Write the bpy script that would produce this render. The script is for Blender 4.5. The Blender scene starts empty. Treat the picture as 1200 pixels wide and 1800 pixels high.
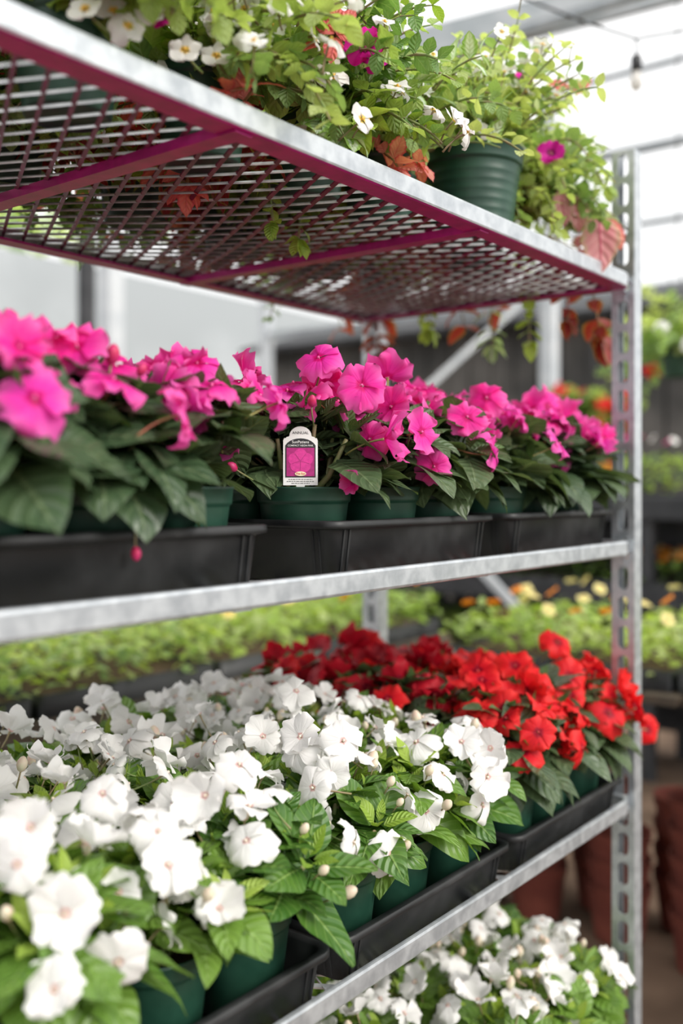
import bpy, math, random
from mathutils import Vector, Matrix, Quaternion, noise
R=random.Random(11)
scene=bpy.context.scene
COL=scene.collection
A=math.atan2(1355,1750)
SA,CA=math.sin(A),math.cos(A)
CZ=1.2
def W(px,py,D):
    r=(px-600)/1750*D
    return Vector((SA*r+CA*D,-CA*r+SA*D,CZ-(py-856)/1750*D))
def proj(p):
    r=SA*p.x-CA*p.y; f=CA*p.x+SA*p.y
    return 600+1750*r/f, 856-(p.z-CZ)/f*1750, f

# ------------------------------------------------------------ materials
class NT:
    def __init__(s,name):
        s.mat=bpy.data.materials.new(name); s.mat.use_nodes=True
        s.t=s.mat.node_tree; s.t.nodes.clear()
        s.out=s.n('ShaderNodeOutputMaterial')
    def n(s,k,**kw):
        nd=s.t.nodes.new(k)
        for a,b in kw.items(): setattr(nd,a,b)
        return nd
    def set(s,sock,v):
        if isinstance(v,bpy.types.NodeSocket): s.t.links.new(v,sock)
        elif v is not None:
            if isinstance(v,(tuple,list)) and len(v)==3 and sock.type=='RGBA': v=(*v,1)
            sock.default_value=v
    def m(s,op,a,b=None,c=None,clamp=False):
        nd=s.n('ShaderNodeMath',operation=op,use_clamp=clamp)
        s.set(nd.inputs[0],a)
        if b is not None: s.set(nd.inputs[1],b)
        if c is not None: s.set(nd.inputs[2],c)
        return nd.outputs[0]
    def mix(s,f,a,b,mode='MIX'):
        nd=s.n('ShaderNodeMix',data_type='RGBA',blend_type=mode)
        s.set(nd.inputs[0],f); s.set(nd.inputs[6],a); s.set(nd.inputs[7],b)
        return nd.outputs[2]
    def noise(s,scale,detail=3,vec=None,rough=.5):
        nd=s.n('ShaderNodeTexNoise'); nd.inputs['Scale'].default_value=scale
        nd.inputs['Detail'].default_value=detail; nd.inputs['Roughness'].default_value=rough
        if vec is None: vec=s.n('ShaderNodeTexCoord').outputs['Object']
        s.t.links.new(vec,nd.inputs['Vector'])
        return nd.outputs['Fac']
    def smooth(s,v,a,b,lo=0,hi=1):
        nd=s.n('ShaderNodeMapRange',interpolation_type='SMOOTHSTEP')
        s.set(nd.inputs[0],v); nd.inputs[1].default_value=a; nd.inputs[2].default_value=b
        nd.inputs[3].default_value=lo; nd.inputs[4].default_value=hi
        return nd.outputs[0]
    def uv(s):
        nd=s.n('ShaderNodeUVMap'); sp=s.n('ShaderNodeSeparateXYZ')
        s.t.links.new(nd.outputs[0],sp.inputs[0]); return sp.outputs[0],sp.outputs[1]
    def rnd(s): return s.n('ShaderNodeObjectInfo').outputs['Random']
    def bsdf(s,col,rough=.5,metal=0,spec=.5,transl=0,tcol=None,bump=None,bstr=.2,bdist=.001,coat=0):
        p=s.n('ShaderNodeBsdfPrincipled')
        s.set(p.inputs['Base Color'],col); s.set(p.inputs['Roughness'],rough)
        s.set(p.inputs['Metallic'],metal); s.set(p.inputs['Specular IOR Level'],spec)
        if coat: s.set(p.inputs['Coat Weight'],coat)
        if bump is not None:
            b=s.n('ShaderNodeBump'); b.inputs['Strength'].default_value=bstr; b.inputs['Distance'].default_value=bdist
            s.t.links.new(bump,b.inputs['Height']); s.t.links.new(b.outputs[0],p.inputs['Normal'])
        o=p.outputs[0]
        if transl:
            tr=s.n('ShaderNodeBsdfTranslucent'); s.set(tr.inputs[0],tcol if tcol is not None else col)
            mx=s.n('ShaderNodeMixShader'); mx.inputs[0].default_value=transl
            s.t.links.new(o,mx.inputs[1]); s.t.links.new(tr.outputs[0],mx.inputs[2]); o=mx.outputs[0]
        s.t.links.new(o,s.out.inputs[0])
        return s.mat

def leaf_mat(name,c1,c2,vein,veinamt=.5,rough=.42,transl=.22,centre=None,edge=None,nv=7.,tmul=1.6):
    k=NT(name); u,v=k.uv()
    a=k.m('ABSOLUTE',k.m('MULTIPLY',k.m('SUBTRACT',v,.5),2.))
    ph=k.m('FRACT',k.m('SUBTRACT',k.m('MULTIPLY',u,nv),k.m('MULTIPLY',a,1.6)))
    ph=k.m('ABSOLUTE',k.m('SUBTRACT',ph,.5))
    side=k.smooth(ph,0.0,.09,1,0)
    mid=k.smooth(a,.03,.10,1,0)
    vv=k.m('MAXIMUM',k.m('MULTIPLY',side,.6),mid)
    nz=k.noise(18,3)
    f=k.m('ADD',k.m('MULTIPLY',nz,.7),k.m('MULTIPLY',k.rnd(),.45),clamp=True)
    c=k.mix(k.smooth(f,.25,.8),c1,c2)
    if centre is not None:
        c=k.mix(k.m('MULTIPLY',k.smooth(a,.35,.75,1,0),k.smooth(k.noise(60,2),.3,.6,.6,1)),c,centre)
    if edge is not None:
        c=k.mix(k.smooth(a,.65,.95),c,edge)
    c=k.mix(k.m('MULTIPLY',vv,veinamt),c,vein)
    tc=k.mix(1.,c,(tmul,tmul,tmul*.55),'MULTIPLY')
    h=k.m('SUBTRACT',k.m('MULTIPLY',ph,2.2,clamp=True),mid)
    return k.bsdf(c,rough,0,.5,transl,tc,bump=h,bstr=.7,bdist=.0018)

def petal_mat(name,c1,c2,eye,eye_r=.12,vein=.12,transl=.35,rough=.55,veincol=None,edge=None,edgeamt=.5):
    k=NT(name); u,v=k.uv()
    r=k.rnd()
    c=k.mix(r,c1,c2)
    if edge: c=k.mix(k.m('MULTIPLY',k.smooth(u,.35,1.),edgeamt),c,edge)
    st=k.m('SINE',k.m('ADD',k.m('MULTIPLY',v,34.),k.m('MULTIPLY',k.noise(90,2),3.))); st=k.m('MULTIPLY',k.smooth(st,.2,1.),k.smooth(u,.1,.9,1,.1))
    c=k.mix(k.m('MULTIPLY',st,vein),c,veincol or eye)
    c=k.mix(k.smooth(u,eye_r*.5,eye_r*1.7,1,0),c,eye)
    return k.bsdf(c,rough,0,.3,transl,c,bump=st,bstr=.35,bdist=.0008)

def plain(name,c1,c2=None,scale=30,rough=.5,metal=0,spec=.5,bstr=.15,transl=0,lo=.35,hi=.65,coat=0,rr=None):
    k=NT(name)
    nz=k.noise(scale,5)
    c=c1 if c2 is None else k.mix(k.smooth(nz,lo,hi),c1,c2)
    ro=rough if rr is None else k.smooth(nz,.3,.7,rough,rr)
    return k.bsdf(c,ro,metal,spec,transl,bump=nz,bstr=bstr,bdist=.001,coat=coat)

M_leafD=leaf_mat('leaf_dark',(.046,.086,.040),(.100,.150,.068),(.19,.26,.13),.6,rough=.33)
M_leafDy=leaf_mat('leaf_dark_young',(.06,.135,.038),(.12,.21,.065),(.2,.3,.12),.5,rough=.38)
M_leafM=leaf_mat('leaf_mid',(.055,.150,.022),(.17,.30,.045),(.30,.46,.12),.55,rough=.38)
M_leafY=leaf_mat('leaf_young',(.26,.42,.05),(.42,.56,.10),(.50,.63,.18),.4,transl=.3)
M_leafS=leaf_mat('leaf_small',(.28,.42,.09),(.55,.64,.27),(.54,.66,.3),.3,transl=.4,nv=4)
M_leafG=leaf_mat('leaf_soft_green',(.13,.26,.065),(.29,.43,.15),(.38,.52,.22),.4,transl=.35,nv=5)
M_leafL=leaf_mat('leaf_silver',(.16,.34,.07),(.28,.46,.10),(.4,.55,.28),.3,centre=(.60,.70,.54),nv=6)
M_leafC=leaf_mat('leaf_coleus',(.78,.13,.13),(.84,.34,.27),(.82,.12,.20),.5,transl=.4,tmul=1.25,edge=(.66,.09,.12),nv=6)
M_leafR=leaf_mat('leaf_coleus_pink',(.56,.13,.20),(.72,.36,.36),(.55,.03,.12),.7,transl=.3,tmul=1.2,edge=(.58,.38,.28),nv=6)
M_leafW=leaf_mat('leaf_coleus_wine',(.22,.013,.02),(.36,.05,.03),(.5,.05,.08),.5,transl=.35,tmul=1.4,edge=(.3,.2,.04),nv=6)
M_stem=plain('stem_green',(.22,.32,.10),(.30,.22,.12),40,.45,transl=.1)
M_stemR=plain('stem_red',(.35,.10,.06),(.25,.25,.08),40,.45)
M_pink=petal_mat('petal_pink',(.95,.022,.32),(.88,.05,.48),(.68,.0,.18),.14,.38,.40,edge=(.99,.20,.58),edgeamt=.7,veincol=(.76,.006,.28))
M_white=petal_mat('petal_white',(.94,.925,.91),(.95,.93,.92),(.85,.52,.50),.06,.14,.28,veincol=(.78,.76,.75))
M_red=petal_mat('petal_red',(.86,.014,.018),(.76,.010,.022),(.35,.0,.02),.16,.35,.33,edge=(.94,.045,.035),edgeamt=.6)
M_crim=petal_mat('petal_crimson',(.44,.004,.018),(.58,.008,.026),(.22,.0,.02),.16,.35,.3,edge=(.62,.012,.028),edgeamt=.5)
M_bac=petal_mat('petal_bacopa',(.93,.92,.90),(.90,.88,.88),(.92,.60,.10),.13,.05,.3,veincol=(.8,.8,.8))
M_mag=petal_mat('petal_magenta',(.80,.005,.36),(.70,.01,.42),(.25,.0,.12),.2,.3,.3)
M_orange=petal_mat('petal_orange',(.95,.22,.01),(.95,.38,.02),(.55,.06,.0),.1,.2,.3)
M_yel=petal_mat('petal_yellow',(.90,.74,.20),(.90,.82,.45),(.6,.3,.0),.15,.2,.3)
M_bud=plain('bud_blush',(.84,.82,.62),(.84,.56,.48),50,.45,transl=.2)
M_budR=plain('bud_crimson',(.60,.02,.10),(.75,.05,.25),60,.45,transl=.2)
M_pist=plain('pistil',(.85,.72,.6),None,20,.5)
M_pistP=plain('pistil_pink',(.80,.12,.36),None,20,.5)
M_pistR=plain('pistil_red',(.60,.05,.06),None,20,.5)
M_pistY=plain('pistil_yellow',(.85,.50,.08),None,20,.5)
M_pot=plain('pot_green_plastic',(.010,.047,.029),(.019,.070,.044),25,.42,bstr=.08)
M_soil=plain('potting_soil',(.035,.018,.010),(.13,.07,.04),160,.95,bstr=1.)
M_tray=plain('tray_black_plastic',(.008,.009,.010),(.042,.043,.045),14,.40,bstr=.25,lo=.4,hi=.85,rr=.62)
M_galv=plain('galvanised_steel',(.40,.43,.46),(.58,.61,.635),55,.34,metal=.6,bstr=.06,rr=.46,lo=.25,hi=.75)
M_galvW=plain('galvanised_wire',(.50,.52,.54),(.72,.74,.76),60,.35,metal=.5)
M_magm=plain('steel_magenta_reflection',(.46,.012,.20),(.34,.012,.15),45,.40,metal=.2,bstr=.1)  # bare steel, magenta bounce from the flowers put into its base colour
M_magw=plain('wire_magenta_reflection',(.22,.012,.09),(.13,.016,.05),60,.45,metal=.3)  # mesh strands of one direction, reflected flower magenta held in base colour
M_rubber=plain('castor_rubber',(.03,.03,.032),None,20,.7)
M_alu=plain('painted_frame_white',(.50,.53,.56),(.60,.62,.64),8,.45)
M_grey=plain('painted_frame_grey',(.26,.29,.31),(.36,.38,.40),8,.5)
M_dark=plain('dark_frame',(.025,.027,.03),(.05,.05,.055),8,.8)
M_ground=plain('packed_soil',(.09,.054,.032),(.18,.115,.075),3.5,.95,bstr=.6)
M_terra=plain('terracotta',(.16,.036,.024),(.24,.062,.040),12,.9)
M_wood=plain('bench_wood',(.05,.04,.03),(.11,.08,.055),9,.8)
M_wallg=plain('pale_render',(.52,.55,.57),(.36,.385,.40),.4,.9)
M_shed=plain('weathered_shed',(.055,.053,.05),(.13,.12,.11),2,.9)
M_film=plain('white_polythene',(.58,.62,.65),(.46,.50,.54),1.2,.5,transl=.3)
M_glass=plain('bulb_glass',(.85,.83,.80),None,5,.15,transl=.5)
M_bark=plain('bark',(.10,.07,.05),(.2,.15,.1),10,.9)
M_tagw=plain('label_white',(.88,.88,.86),None,5,.4,bstr=.02)
M_tagk=plain('label_black',(.012,.012,.014),None,5,.4,bstr=.02)
M_tagp=plain('label_magenta',(.36,.004,.14),(.45,.01,.2),200,.35,bstr=.02)
M_tagf=plain('label_flower_pink',(.72,.03,.30),(.60,.02,.25),300,.35,bstr=.02)
M_tagr=plain('label_red',(.65,.04,.03),None,5,.4,bstr=.02)
M_tagy=plain('label_cream',(.90,.80,.55),None,5,.4,bstr=.02)

# ------------------------------------------------------------ mesh builder
class MB:
    def __init__(s): s.v=[];s.f=[];s.mi=[];s.uv=[];s.sm=[];s.mats=[]
    def mid(s,m):
        if m not in s.mats: s.mats.append(m)
        return s.mats.index(m)
    def mark(s): return (len(s.v),len(s.f))
    def undo(s,k):
        del s.v[k[0]:]; del s.f[k[1]:]; del s.mi[k[1]:]; del s.uv[k[1]:]; del s.sm[k[1]:]
    def face(s,ix,m,uv=None,sm=True):
        s.f.append(ix); s.mi.append(m); s.uv.append(uv or [(0,0)]*len(ix)); s.sm.append(sm)
    def grid(s,P,nu,nv,mat,UV=None,sm=True,closeu=False,closev=False):
        b=len(s.v); s.v+= [tuple(p) for p in P]; m=s.mid(mat)
        for i in range(nu if closeu else nu-1):
            for j in range(nv if closev else nv-1):
                i2=(i+1)%nu; j2=(j+1)%nv
                q=[i*nv+j,i2*nv+j,i2*nv+j2,i*nv+j2]
                s.face([b+k for k in q],m,[UV[k] for k in q] if UV else None,sm)
    def tube(s,pts,r,mat,n=6,cap=True):
        pts=[Vector(p) for p in pts]; m=s.mid(mat); b=len(s.v)
        rr=r if isinstance(r,(list,tuple)) else [r]*len(pts)
        up=Vector((0,0,1))
        for i,p in enumerate(pts):
            d=(pts[min(i+1,len(pts)-1)]-pts[max(i-1,0)])
            if d.length<1e-9: d=Vector((0,0,1))
            d.normalize()
            h=up if abs(d.z)<.95 else Vector((1,0,0))
            x=d.cross(h).normalized(); y=x.cross(d)
            for k in range(n):
                a=2*math.pi*k/n
                s.v.append(tuple(p+(x*math.cos(a)+y*math.sin(a))*rr[i]))
        for i in range(len(pts)-1):
            for k in range(n):
                k2=(k+1)%n
                s.face([b+i*n+k,b+i*n+k2,b+(i+1)*n+k2,b+(i+1)*n+k],m)
        if cap:
            s.face([b+k for k in range(n)][::-1],m,sm=False); e=b+(len(pts)-1)*n
            s.face([e+k for k in range(n)],m,sm=False)
    def box(s,lo,hi,mat,bev=0):
        x0,y0,z0=lo;x1,y1,z1=hi; m=s.mid(mat); b=len(s.v)
        s.v+=[(x0,y0,z0),(x1,y0,z0),(x1,y1,z0),(x0,y1,z0),(x0,y0,z1),(x1,y0,z1),(x1,y1,z1),(x0,y1,z1)]
        for q in ((3,2,1,0),(4,5,6,7),(0,1,5,4),(1,2,6,5),(2,3,7,6),(3,0,4,7)):
            s.face([b+k for k in q],m,sm=False)
    def bar(s,p,q,w,h,mat,up=Vector((0,0,1))):
        p=Vector(p);q=Vector(q); d=(q-p).normalized()
        if abs(d.dot(up))>.98: up=Vector((1,0,0))
        x=d.cross(up).normalized()*w/2; y=x.cross(d).normalized()*h/2
        m=s.mid(mat); b=len(s.v)
        for c in (p,q): s.v+=[tuple(c-x-y),tuple(c+x-y),tuple(c+x+y),tuple(c-x+y)]
        for k in ((0,1,2,3),(7,6,5,4),(1,0,4,5),(2,1,5,6),(3,2,6,7),(0,3,7,4)):
            s.face([b+i for i in k],m,sm=False)
    def lathe(s,prof,mat,n=28,c=(0,0,0),sm=True):
        P=[]
        for (r,z) in prof:
            for k in range(n):
                a=2*math.pi*k/n; P.append((c[0]+r*math.cos(a),c[1]+r*math.sin(a),c[2]+z))
        s.grid(P,len(prof),n,mat,None,sm,closev=True)
    def mesh(s,name,autosm=None):
        me=bpy.data.meshes.new(name); me.from_pydata(s.v,[],s.f)
        for m in s.mats: me.materials.append(m)
        me.polygons.foreach_set('material_index',s.mi)
        me.polygons.foreach_set('use_smooth',s.sm)
        uvl=me.uv_layers.new(name='UVMap')
        flat=[c for q in s.uv for p in q for c in p]
        uvl.data.foreach_set('uv',flat); me.update(); me.validate()
        return me
def ob(name,me,parent=None,loc=(0,0,0),rot=None,scale=1,label=None,cat=None,group=None,kind=None):
    o=bpy.data.objects.new(name,me); COL.objects.link(o)
    if parent: o.parent=parent
    o.location=loc
    if rot is not None:
        if isinstance(rot,(tuple,list)): o.rotation_euler=rot
        else: o.rotation_euler=rot.to_euler()
    o.scale=(scale,)*3 if not isinstance(scale,(tuple,list)) else scale
    if label:o['label']=label
    if cat:o['category']=cat
    if group:o['group']=group
    if kind:o['kind']=kind
    return o
def frame(pos,d,n):
    y=Vector(d).normalized(); x=y.cross(Vector(n))
    if x.length<1e-4: x=y.cross(Vector((1,0,.1)))
    x.normalize(); z=x.cross(y)
    M=Matrix((x,y,z)).transposed().to_4x4(); M.translation=Vector(pos); return M
def leaf(mb,M,L,Wd,mat,fold=.25,droop=.7,nu=8,nv=7,wav=.03,serr=0.,tw=0,rg=R):
    P=[];UV=[]; y=0;z=0; ph=rg.random()*6
    for i in range(nu+1):
        t=i/nu
        w=Wd*.5*(math.sin(math.pi*min(1,t**.82))**.85 if 0<t<1 else 0)+L*.006
        if t==1: w=0.0004
        if serr and 0<t<1 and i%2: w*=1-serr
        if i:
            th=droop*(t-.5/nu)**1.2-.12
            y+=L/nu*math.cos(th); z-=L/nu*math.sin(th)
        for j in range(nv):
            s=-1+2*j/(nv-1)
            zz=z+fold*abs(s)**.8*w - .25*fold*w*s*s*1.5 + wav*Wd*math.sin(9*t+ph+s)*abs(s)
            p=M@Vector((s*w,y,zz+tw*s*w*t)); P.append(p); UV.append((t,.5+.5*s))
    mb.grid(P,nu+1,nv,mat,UV)
def petal(mb,ang,L,Wh,mat,rg,cup=.15,curl=.35,ruf=.06,notch=.08,lift=0,nu=8,nv=9,spir=.14,base=.002,crease=.035):
    P=[];UV=[]; ph=rg.random()*6; ph2=rg.random()*6; ca,sa=math.cos(ang),math.sin(ang); tilt=rg.uniform(-.12,.12); tws=rg.uniform(-.22,.22)
    for i in range(nu+1):
        t=i/nu
        hw=Wh*(.10+.90*math.sin(min(1,t/.74)*math.pi/2)**1.25) * (1 if t<.74 else 1-.24*((t-.74)/.26)**2)
        for j in range(nv):
            s=-1+2*j/(nv-1)
            y=base+L*t*(1-.38*s*s*t)*(1-notch*math.exp(-(s/.26)**2)*t*t)
            x=s*hw+tilt*t*t*L*.3
            z=lift+L*(cup*t-curl*t*t*.6)+L*ruf*t*t*(math.sin(4*s+ph)+.5*math.sin(9*s+ph2)*t)+(spir+tws*t)*s*Wh*t -.18*L*s*s*t*(1 if cup<.5 else -1)-crease*L*math.exp(-(s/.2)**2)*math.sin(math.pi*min(1,t*1.1))
            P.append((x*ca-y*sa,x*sa+y*ca,z)); UV.append((t,.5+.5*s))
    mb.grid(P,nu+1,nv,mat,UV)
def flower_mesh(name,mat,seed,L=.0265,Wh=.0168,stem=.05,pist=M_pist,cup=.15,curl=.35,n=5,ruf=.10,notch=.17,stemmat=None,nu=8,nv=9,cv=.18):
    rg=random.Random(seed); mb=MB()
    for k in range(n):
        sc=1+rg.uniform(-.10,.10)+(.12 if k in(2,3) else 0)
        petal(mb,2*math.pi*k/n+rg.uniform(-.13,.13),L*sc,Wh*sc*rg.uniform(.9,1.08),mat,rg,cup+rg.uniform(-cv,cv),curl+rg.uniform(-.25,.4),ruf,notch*rg.uniform(.6,1.4),lift=.0009*(k%3),nu=nu,nv=nv)
    mb.lathe([(0,.0035),(.0012,.0032),(.0016,.002),(.001,-.001)],pist,8)
    if stem:
        a=rg.uniform(0,6.28); pts=[(0,0,0)]
        for i in range(1,6):
            t=i/5; pts.append((math.cos(a)*stem*.35*t*t,math.sin(a)*stem*.35*t*t,-stem*t))
        mb.tube(pts,[.0016,.0011,.001,.0011,.0012,.0013],stemmat or M_stem,5)
    return mb.mesh(name)
def bud_mesh(name,mat):
    mb=MB(); mb.lathe([(0,.017),(.003,.0155),(.0058,.011),(.0062,.006),(.004,.001),(.001,-.001)],mat,12)
    mb.tube([(0,0,0),(.001,0,-.01),(.005,0,-.03)],.0011,M_stem,5)
    return mb.mesh(name)
VAR=((1,.35,.15),(2,.7,.2),(3,.25,.35),(4,.85,.1),(5,.1,.65),(6,1.0,.4),(7,.5,.0),(8,.6,.5))
PINKF=[flower_mesh('pink_flower',M_pink,s,curl=c,cup=u,stem=.045,stemmat=M_stemR,ruf=.17,pist=M_pistP) for s,c,u in VAR]
WHITEF=[flower_mesh('white_flower',M_white,10+s,curl=c*.9,cup=u,ruf=.07,notch=.17,L=.0245,Wh=.0150,cv=.25) for s,c,u in VAR]
REDF=[flower_mesh('red_flower',M_red,20+s,curl=c,cup=u,ruf=.15,pist=M_pistR) for s,c,u in VAR]
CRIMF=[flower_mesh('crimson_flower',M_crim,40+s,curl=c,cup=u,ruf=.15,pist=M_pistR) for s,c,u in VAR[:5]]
BACF=[flower_mesh('bacopa_flower',M_bac,s,L=.0138,Wh=.0080,stem=.03,pist=M_pistY,ruf=.04,notch=.04,nu=4,nv=5,cup=u,curl=c) for s,c,u in((31,.1,.1),(32,.5,.1),(33,.2,.3),(34,.1,.55))]
MAGF=[flower_mesh('magenta_flower',M_mag,s,L=.021,Wh=.013,stem=.03,ruf=.1,cup=.4,curl=.5,pist=M_pistP) for s in(41,42)]
BUDW=bud_mesh('white_bud',M_bud); BUDR=bud_mesh('crimson_bud',M_budR)

def sph(az,e): return Vector((math.cos(e)*math.cos(az),math.cos(e)*math.sin(az),math.sin(e)))
def intag(p,D=1.135,box=(484,574,738,868)):
    x,y,f=proj(p); return box[0]<x<box[1] and box[2]<y<box[3] and f<D
def imp_foliage(seed,main,young,ls=1.0,lower=6,clearworld=None,ldroop=.85,wr0=.56):
    rg=random.Random(seed); mb=MB()
    def L_(M,l,w,mat,**k):
        mk=mb.mark(); leaf(mb,M,l,w,mat,rg=rg,**k)
        if clearworld is not None and any(intag(Vector(v)+clearworld) or intag(Vector(v)+clearworld,1.118,(450,612,862,925)) for v in mb.v[mk[0]:]): mb.undo(mk)
    ns=10
    for i in range(ns):
        az=i*2.4+rg.uniform(-.3,.3); e=math.radians(18+66*((i+.5)/ns)**.8+rg.uniform(-8,8))
        d=sph(az,e)
        root=Vector((rg.uniform(-.015,.015),rg.uniform(-.015,.015),.088))
        hh=rg.uniform(.85,1.15)
        tip=Vector((d.x*.076*hh,d.y*.076*hh,.105+.075*d.z*hh))
        midp=root.lerp(tip,.5)+Vector((0,0,-.006))+Vector((d.x,d.y,0))*.006
        mb.tube([root,root.lerp(midp,.5),midp,midp.lerp(tip,.5),tip],[.0042,.004,.0036,.003,.0024],M_stem,6)
        ax=(tip-midp).normalized()
        def whorl(p,n,L,el,dr,mat,wr=.5):
            a0=rg.uniform(0,6.28)
            x=ax.orthogonal().normalized(); y=ax.cross(x)
            for k in range(n):
                a=a0+2*math.pi*k/n+rg.uniform(-.3,.3)
                r=x*math.cos(a)+y*math.sin(a)
                el2=el+rg.uniform(-.3,.3)
                dd=(r*math.cos(el2)+ax*math.sin(el2)).normalized()
                if dd.z<-.35 and (Vector((p.x,p.y)).length<.05): dd.z*=.2
                l=L*rg.uniform(.75,1.2)*ls
                st=p+dd*.008
                nrm=ax*.7+Vector((0,0,.5))+Vector((rg.uniform(-.5,.5),rg.uniform(-.5,.5),0))
                L_(frame(st,dd,nrm),l,l*wr*rg.uniform(.85,1.15),mat,fold=rg.uniform(.08,.35),droop=dr+rg.uniform(-.5,.5),wav=.045)
        whorl(tip,5,.062,.3,.55,main,wr=wr0)
        whorl(root.lerp(tip,.66),4,.080,.2,.75,main,wr=wr0)
        whorl(tip+ax*.006,5,.032,.8,.3,young,wr=.44)
        if i<lower:
            for q in range(2):
                a=az+rg.uniform(-.6,.6); dd=sph(a,rg.uniform(-.1,.4))
                l=.082*rg.uniform(.85,1.15)*ls
                L_(frame(Vector((dd.x*.035,dd.y*.035,.112)),dd,(rg.uniform(-.3,.3),rg.uniform(-.3,.3),1)),l,l*(wr0+.05),main,fold=.18,droop=ldroop+rg.uniform(-.4,.6),wav=.05)
    return mb.mesh('impatiens_foliage')
FOLP=[imp_foliage(100+i,M_leafD,M_leafDy,1.20,lower=10,ldroop=1.25,wr0=.64) for i in range(5)]
FOLW=[imp_foliage(200+i,M_leafM,M_leafY,1.04,lower=3) for i in range(5)]
FOLR=[imp_foliage(300+i,M_leafD,M_leafDy,1.08,lower=10,ldroop=1.35) for i in range(3)]

def pot_mesh(name,r,h,mat,ringed=False):
    mb=MB(); rb=r*.74
    prof=[(0,.002),(rb*.85,.002),(rb*.9,0),(rb,0.001),(rb+.001,.004)]
    rt=r*.93; rimz=h-.019*(r/.057)
    if ringed:
        for i in range(1,8):
            t=i/8; rr=rb+(rt-rb)*t; z=.004+(rimz-.004)*t
            prof+=[(rr,z-.003),(rr+.0008,z),(rr,z+.003)]
    prof+=[(rt,rimz-.002),(rt+.0005,rimz),(r*.975,rimz+.0015),(r*.98,rimz+.004),(r*.995,h-.003),(r*1.01,h-.002),(r*1.01,h),(r*.975,h),(r*.95,h-.004),(r*.9,h-.02),(rb*.93,.006),(0,.005)]
    mb.lathe(prof,mat,36); return mb.mesh(name)
POT=pot_mesh('green_pot',.056,.104,M_pot); BIGPOT=pot_mesh('large_green_pot',.077,.137,M_pot,True)
def soil_mesh(r,z):
    mb=MB(); P=[]; n=20; rs=[0.0001,.3,.55,.8,1]
    for i,q in enumerate(rs):
        for k in range(n):
            a=2*math.pi*k/n
            P.append((r*q*math.cos(a),r*q*math.sin(a),z+(.004*noise.noise((q*4*math.cos(a),q*4*math.sin(a),3)) if q<1 else 0)))
    mb.grid(P,len(rs),n,M_soil,closev=True); return mb.mesh('soil')
SOIL=soil_mesh(.051,.090); BIGSOIL=soil_mesh(.070,.120)
PLANTS=[]
def impatiens(x,y,z,kind,seed,nf=12,sc=1.0,group=None,hero=False,zs=1.0,crim=False,extra=()):
    rg=random.Random(seed)
    FO={'pink':FOLP,'white':FOLW,'red':FOLR}[kind]; FL={'pink':PINKF,'white':WHITEF,'red':REDF}[kind]
    lab={'pink':'hot pink impatiens with dark leaves in green plastic pot','white':'white impatiens with green leaves in green plastic pot','red':'bright red impatiens with dark leaves in green plastic pot'}[kind]
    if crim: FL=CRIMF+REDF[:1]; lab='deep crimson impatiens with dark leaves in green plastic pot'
    rz=0 if hero or extra else rg.uniform(0,6.28)
    e=ob('potted_impatiens',None,None,(x,y,z),(0,0,rz),1,lab,'potted plant',group)
    e.empty_display_size=.05
    PLANTS.append((e,kind,rz))
    ob('pot',POT,e); ob('soil',SOIL,e)
    if hero: ob('foliage',imp_foliage(seed,M_leafD,M_leafDy,1.10,clearworld=Vector((x,y,z)),wr0=.60,lower=8),e)
    else: ob('foliage',rg.choice(FO),e,scale=(sc,sc,sc*rg.uniform(.92,1.08)*zs))
    lo,hi={'pink':(.85,1.16),'white':(.76,1.10),'red':(.90,1.22)}[kind]
    for i in range(nf):
        az=i*2.39996+rg.uniform(-.5,.5)
        emin={'pink':15,'white':2,'red':12}[kind]
        el=math.radians(emin+(84-emin)*((i+.5)/nf)**.85+rg.uniform(-12,12))
        d=sph(az,el); rr=rg.uniform(.9,1.18)
        p=Vector((d.x*.112*rr,d.y*.112*rr,.105+.115*d.z*rr+.003))
        p.x*=sc;p.y*=sc;p.z=.1+(p.z-.1)*sc*zs
        if hero and intag(p+Vector((x,y,z)),D=2,box=(450,610,715,890)): continue
        nrm=Vector((d.x,d.y,d.z*.7+.15))+Vector((rg.uniform(-.65,.65),rg.uniform(-.65,.65),rg.uniform(-.4,.4)))
        q=nrm.normalized().to_track_quat('Z','Y')@Quaternion((0,0,1),rg.uniform(0,6.28))
        ob('flower',rg.choice(FL),e,p,q,rg.uniform(lo,hi))
    for wp,nr in extra:
        p=wp-Vector((x,y,z)); ob('flower',rg.choice(FL[:3]),e,p,Vector(nr).normalized().to_track_quat('Z','Y'),.95)
        mb=MB(); a=Vector((0,0,.13)); mb.tube([a,a.lerp(p,.5)+Vector((0,0,.01)),p],[.003,.002,.0014],M_stem,6); ob('stem',mb.mesh('stem'),e)
    for i in range({'pink':2,'white':8,'red':2}[kind]):
        d=sph(rg.uniform(0,6.28),rg.uniform(.1,1.3))
        p=Vector((d.x*.11,d.y*.11,.11+.11*d.z*zs))
        if hero and intag(p+Vector((x,y,z)),D=2): continue
        ob('flower_bud',BUDW if kind=='white' else BUDR,e,p,(d+Vector((0,0,.4))).normalized().to_track_quat('Z','Y'),rg.uniform(.6,1.1))
    return e

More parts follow.
